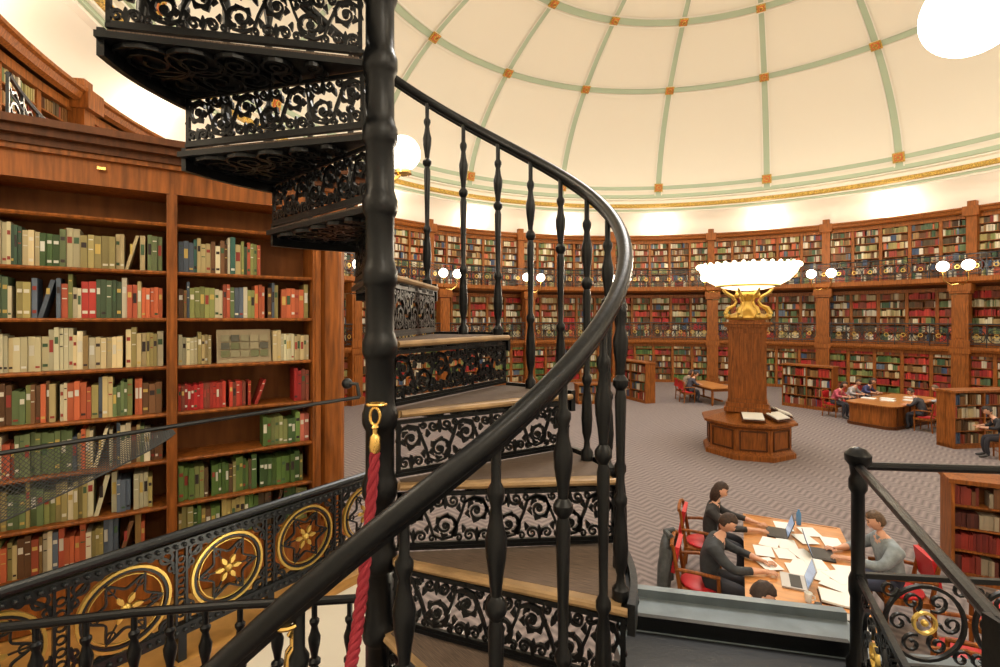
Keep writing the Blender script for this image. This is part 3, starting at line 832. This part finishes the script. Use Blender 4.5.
    mt=mat(name+'_top',top,.8,noise=.3,nscale=14,bump=.5); mp=mat(name+'_trousers',pants,.8); mh=mat(name+'_hair',hair,.6,noise=.5,nscale=50)
    ob=mb.build(name,[mt,mp,skinm,eyem,shoe,mh,lipm],True,None,loc,yaw)
    return ob
def seat_at(name,x,y,side,**k):
    p=T(x,y); yw=tyaw-pi/2 if side<0 else tyaw+pi/2
    ya=k.pop('dyaw',0)
    person(name,p,yw+ya,**k)
    f=V((-math.sin(yw+ya),math.cos(yw+ya),0))
    chair(p-f*.05,yw+ya)
seat_at('seated_woman',-TW/2-.46,.95,-1,top=(.03,.028,.03),pants=(.02,.02,.03),hair=(.035,.015,.008),long=True,lean=.05,pitch=.4,reach=.16)
seat_at('seated_man',-TW/2-.42,-.25,-1,top=(.035,.04,.048),pants=(.03,.03,.04),hair=(.035,.015,.008),lean=.10,pitch=.55,bulk=1.12,reach=.14)
seat_at('seated_man_in_jacket',TW/2+.40,.60,1,top=(.22,.26,.29),pants=(.04,.05,.09),hair=(.09,.05,.025),lean=.06,pitch=.35,bulk=1.25,reach=.08,dyaw=.15)
seat_at('seated_reader',-TW/2-.26,-1.80,-1,top=(.05,.05,.08),pants=(.03,.03,.04),hair=(.03,.015,.01),lean=.20,pitch=.5)
mb=MB()
mb.sphere((0,-.40,.74),(.28,.09,.26),0,20,12); mb.sphere((0,-.42,.48),(.26,.07,.30),0,16,10)
for s_ in(-1,1): mb.tube([(s_*.22,-.38,.88),(s_*.30,-.40,.70),(s_*.29,-.42,.45),(s_*.27,-.40,.28)],[.07,.075,.065,.05],10,0)
mb.tube([(-.12,-.34,.99),(0,-.42,1.0),(.12,-.34,.99)],.035,8,0)
p=T(-TW/2-.46,-.25); mb.build('hanging_jacket',[mat('jacket_grey',(.05,.055,.06),.7,noise=.4,nscale=12,bump=.8)],True,None,p,tyaw-pi/2)
chair((4.45,4.75,0),rad(60)); chair((5.25,5.15,0),rad(20)); chair((4.0,4.2,0),rad(70))

def lowcase(c,yaw,w,h,n,dep=.5,pal=PAL_MIX,cols=1):
    mb=MB(); bkk=MB(); X=V((math.cos(yaw),math.sin(yaw),0)); Yn=V((X.y,-X.x,0)); c=V(c)
    mb.box(c+Z*.05,(w,dep,.10),0,X,Yn,Z); mb.box(c+Z*(h-.03),(w+.06,dep+.06,.06),0,X,Yn,Z)
    mb.box(c+Z*h/2,(w,.03,h),1,X,Yn,Z)
    for i in range(cols+1):
        mb.box(c+X*(-w/2+.02+(w-.04)*i/cols)+Z*h/2,(.04,dep,h-.02),0,X,Yn,Z)
    ph=(h-.18)/n
    for i in range(n):
        zz=.12+ph*i
        mb.box(c+Z*zz,(w-.06,dep-.03,.025),0,X,Yn,Z)
        for j in range(cols):
            x0=-w/2+.045+(w-.04)*j/cols; Lb=(w-.04)/cols-.06
            books(bkk,c+X*x0+Yn*(dep/2)+Z*(zz+.013),X,Yn,Lb,ph*.6,ph*.85,pal,.025,.05,.18)
            books(bkk,c-X*x0-Yn*(dep/2)+Z*(zz+.013),-X,-Yn,Lb,ph*.6,ph*.85,pal,.025,.05,.18)
    e=empty('low_bookcase'); mb.build('joinery',[wood,woodB],False,e); bkk.build('books',[bookm],False,e)
lowcase((7.10,6.80,0),rad(-28),1.6,1.42,4,.5,[(.16,.02,.015),(.2,.03,.02),(.28,.03,.02),(.16,.07,.03),(.08,.02,.015),(.3,.25,.18)],2)
lowcase((13.6,14.3,0),rad(8),2.0,1.62,4,.5,PAL_MIX,2)
lowcase((12.55,20.3,0),rad(-55),1.9,1.75,4,.5,PAL_MIX+PAL_RED,2)
lowcase((6.05,22.4,0),rad(-70),2.2,1.75,4,.5,PAL_MIX+PAL_RED,2)
lowcase((3.9,21.5,0),rad(10),1.3,.85,2,.5,PAL_MIX,1)
def panelled(c,L,W,yaw):
    mb=MB(); 
    def rr(W,L,r): 
        pts=[]
        for cx,cy,a in((W/2-r,L/2-r,0),(-W/2+r,L/2-r,90),(-W/2+r,-L/2+r,180),(W/2-r,-L/2+r,270)):
            for i in range(6): an=rad(a+18*i); pts.append((cx+r*math.cos(an),cy+r*math.sin(an)))
        return pts
    mb.prism(rr(W,L,.3),.0,.10,1); mb.prism(rr(W-.1,L-.1,.28),.10,.72,0); mb.prism(rr(W+.06,L+.06,.3),.72,.77,0,2)
    for i in range(8):
        y=-L/2+.35+(L-.7)*i/7
        for s_ in(-1,1): mb.box((s_*(W/2-.04),y,.42),(.03,.06,.55),1)
    return mb.build('reading_counter',[wood,woodD,woodT],False,None,c,yaw)
panelled((13.9,17.6,0),3.6,1.5,rad(-62))
table((9.1,21.9,0),2.4,1.2,rad(10))
fp=[('seated_student',(12.35,18.55,0),-150,(.45,.08,.12),(.03,.03,.04),(.04,.02,.01),True),
    ('seated_student',(13.35,19.2,0),-155,(.40,.38,.40),(.03,.03,.04),(.06,.03,.015),False),
    ('seated_student',(14.2,19.6,0),-155,(.05,.06,.16),(.03,.03,.04),(.05,.03,.02),True),
    ('seated_student',(15.2,16.9,0),30,(.45,.50,.58),(.03,.04,.08),(.12,.07,.04),False),
    ('seated_student',(13.7,16.1,0),30,(.04,.04,.05),(.03,.03,.04),(.03,.02,.01),False),
    ('seated_student',(8.1,21.6,0),-85,(.05,.05,.07),(.03,.03,.04),(.04,.02,.01),False),
    ('seated_student',(8.2,22.4,0),-85,(.25,.20,.15),(.03,.03,.05),(.05,.02,.01),True),
    ('seated_student',(13.1,12.9,0),60,(.015,.015,.02),(.02,.02,.03),(.02,.012,.01),False)]
for nm,l,yw,tp,pn,hr,lg in fp:
    person(nm,V(l),rad(yw),tp,pn,hr,.2,.5,lg)
    chair(V(l),rad(yw))
mb=MB()
mb.sphere((0,-.36,.72),(.28,.10,.28),0,20,12); mb.sphere((0,-.38,.46),(.26,.08,.30),0,16,10)
for s_ in(-1,1): mb.tube([(s_*.22,-.34,.88),(s_*.30,-.36,.70),(s_*.29,-.38,.45),(s_*.27,-.36,.25)],[.07,.075,.065,.05],10,0)
mb.build('hi_vis_jacket',[mat('lime_fabric',(.50,.78,.03),.7,bump=.4,nscale=12)],True,None,(14.45,16.45,0),rad(30))
chair((14.45,16.45,0),rad(30))
mb=MB()
for x,y in((13.2,17.9),(13.8,17.8),(14.3,17.4),(14.8,18.0),(13.5,17.4)):
    mb.box((x,y,.785),(.3,.4,.02),0,V((.8,.6,0)),V((-.6,.8,0)),Z)
mb.build('counter_papers',[paper],False)

# ---------------------------------------------------------------- lights
def light(kind,name,loc,power,col=(1,.86,.68),size=.2,rot=None):
    l=bpy.data.lights.new(name,kind); l.energy=power; l.color=col
    if kind=='POINT': l.shadow_soft_size=size
    else: l.shape='DISK'; l.size=size
    o=bpy.data.objects.new(name,l); o.location=loc
    if rot: o.rotation_euler=rot
    sc.collection.objects.link(o); return o
for k in range(18):
    light('POINT','cove_uplight',ringp(9.6+20*k,16.05,8.9),105,(1,.91,.76),.12)
light('POINT','bowl_uplight',(CX,CY,5.35),1500,(1,.85,.64),.4)
light('AREA','dome_fill_light',(CX,CY,17.4),2500,(1,.95,.88),7)  # added fill from the dome top; the dome has no opening
for k in range(12):
    light('POINT','gallery_fill_light',ringp(30*k+10,13.6,7.2),120,(1,.82,.58),.3)  # added soft fill to brighten the shelves, no fittings here
light('POINT','near_fill_light',(1.6,-1.0,5.8),100,(1,.87,.68),.4)  # added fill above and behind the camera, not one of the globes
light('POINT','near_fill_light',(-2.2,1.2,5.4),85,(1,.82,.58),.35)  # added warm fill by the left bookcase, no globe hangs here
light('POINT','understair_fill_light',(.35,2.75,1.3),45,(1,.88,.66),.12)  # added light to brighten behind the lower risers, no fitting
w=bpy.data.worlds.new('world'); sc.world=w; w.use_nodes=True
w.node_tree.nodes['Background'].inputs[0].default_value=(1,.93,.85,1); w.node_tree.nodes['Background'].inputs[1].default_value=.3

# ---------------------------------------------------------------- camera
cam=bpy.data.cameras.new('camera'); co=bpy.data.objects.new('camera',cam); sc.collection.objects.link(co)
co.location=(0,0,3.65); co.rotation_euler=(pi/2,0,0)
cam.sensor_width=36; cam.lens=18; cam.shift_y=-.0155; cam.clip_start=.02
sc.camera=co
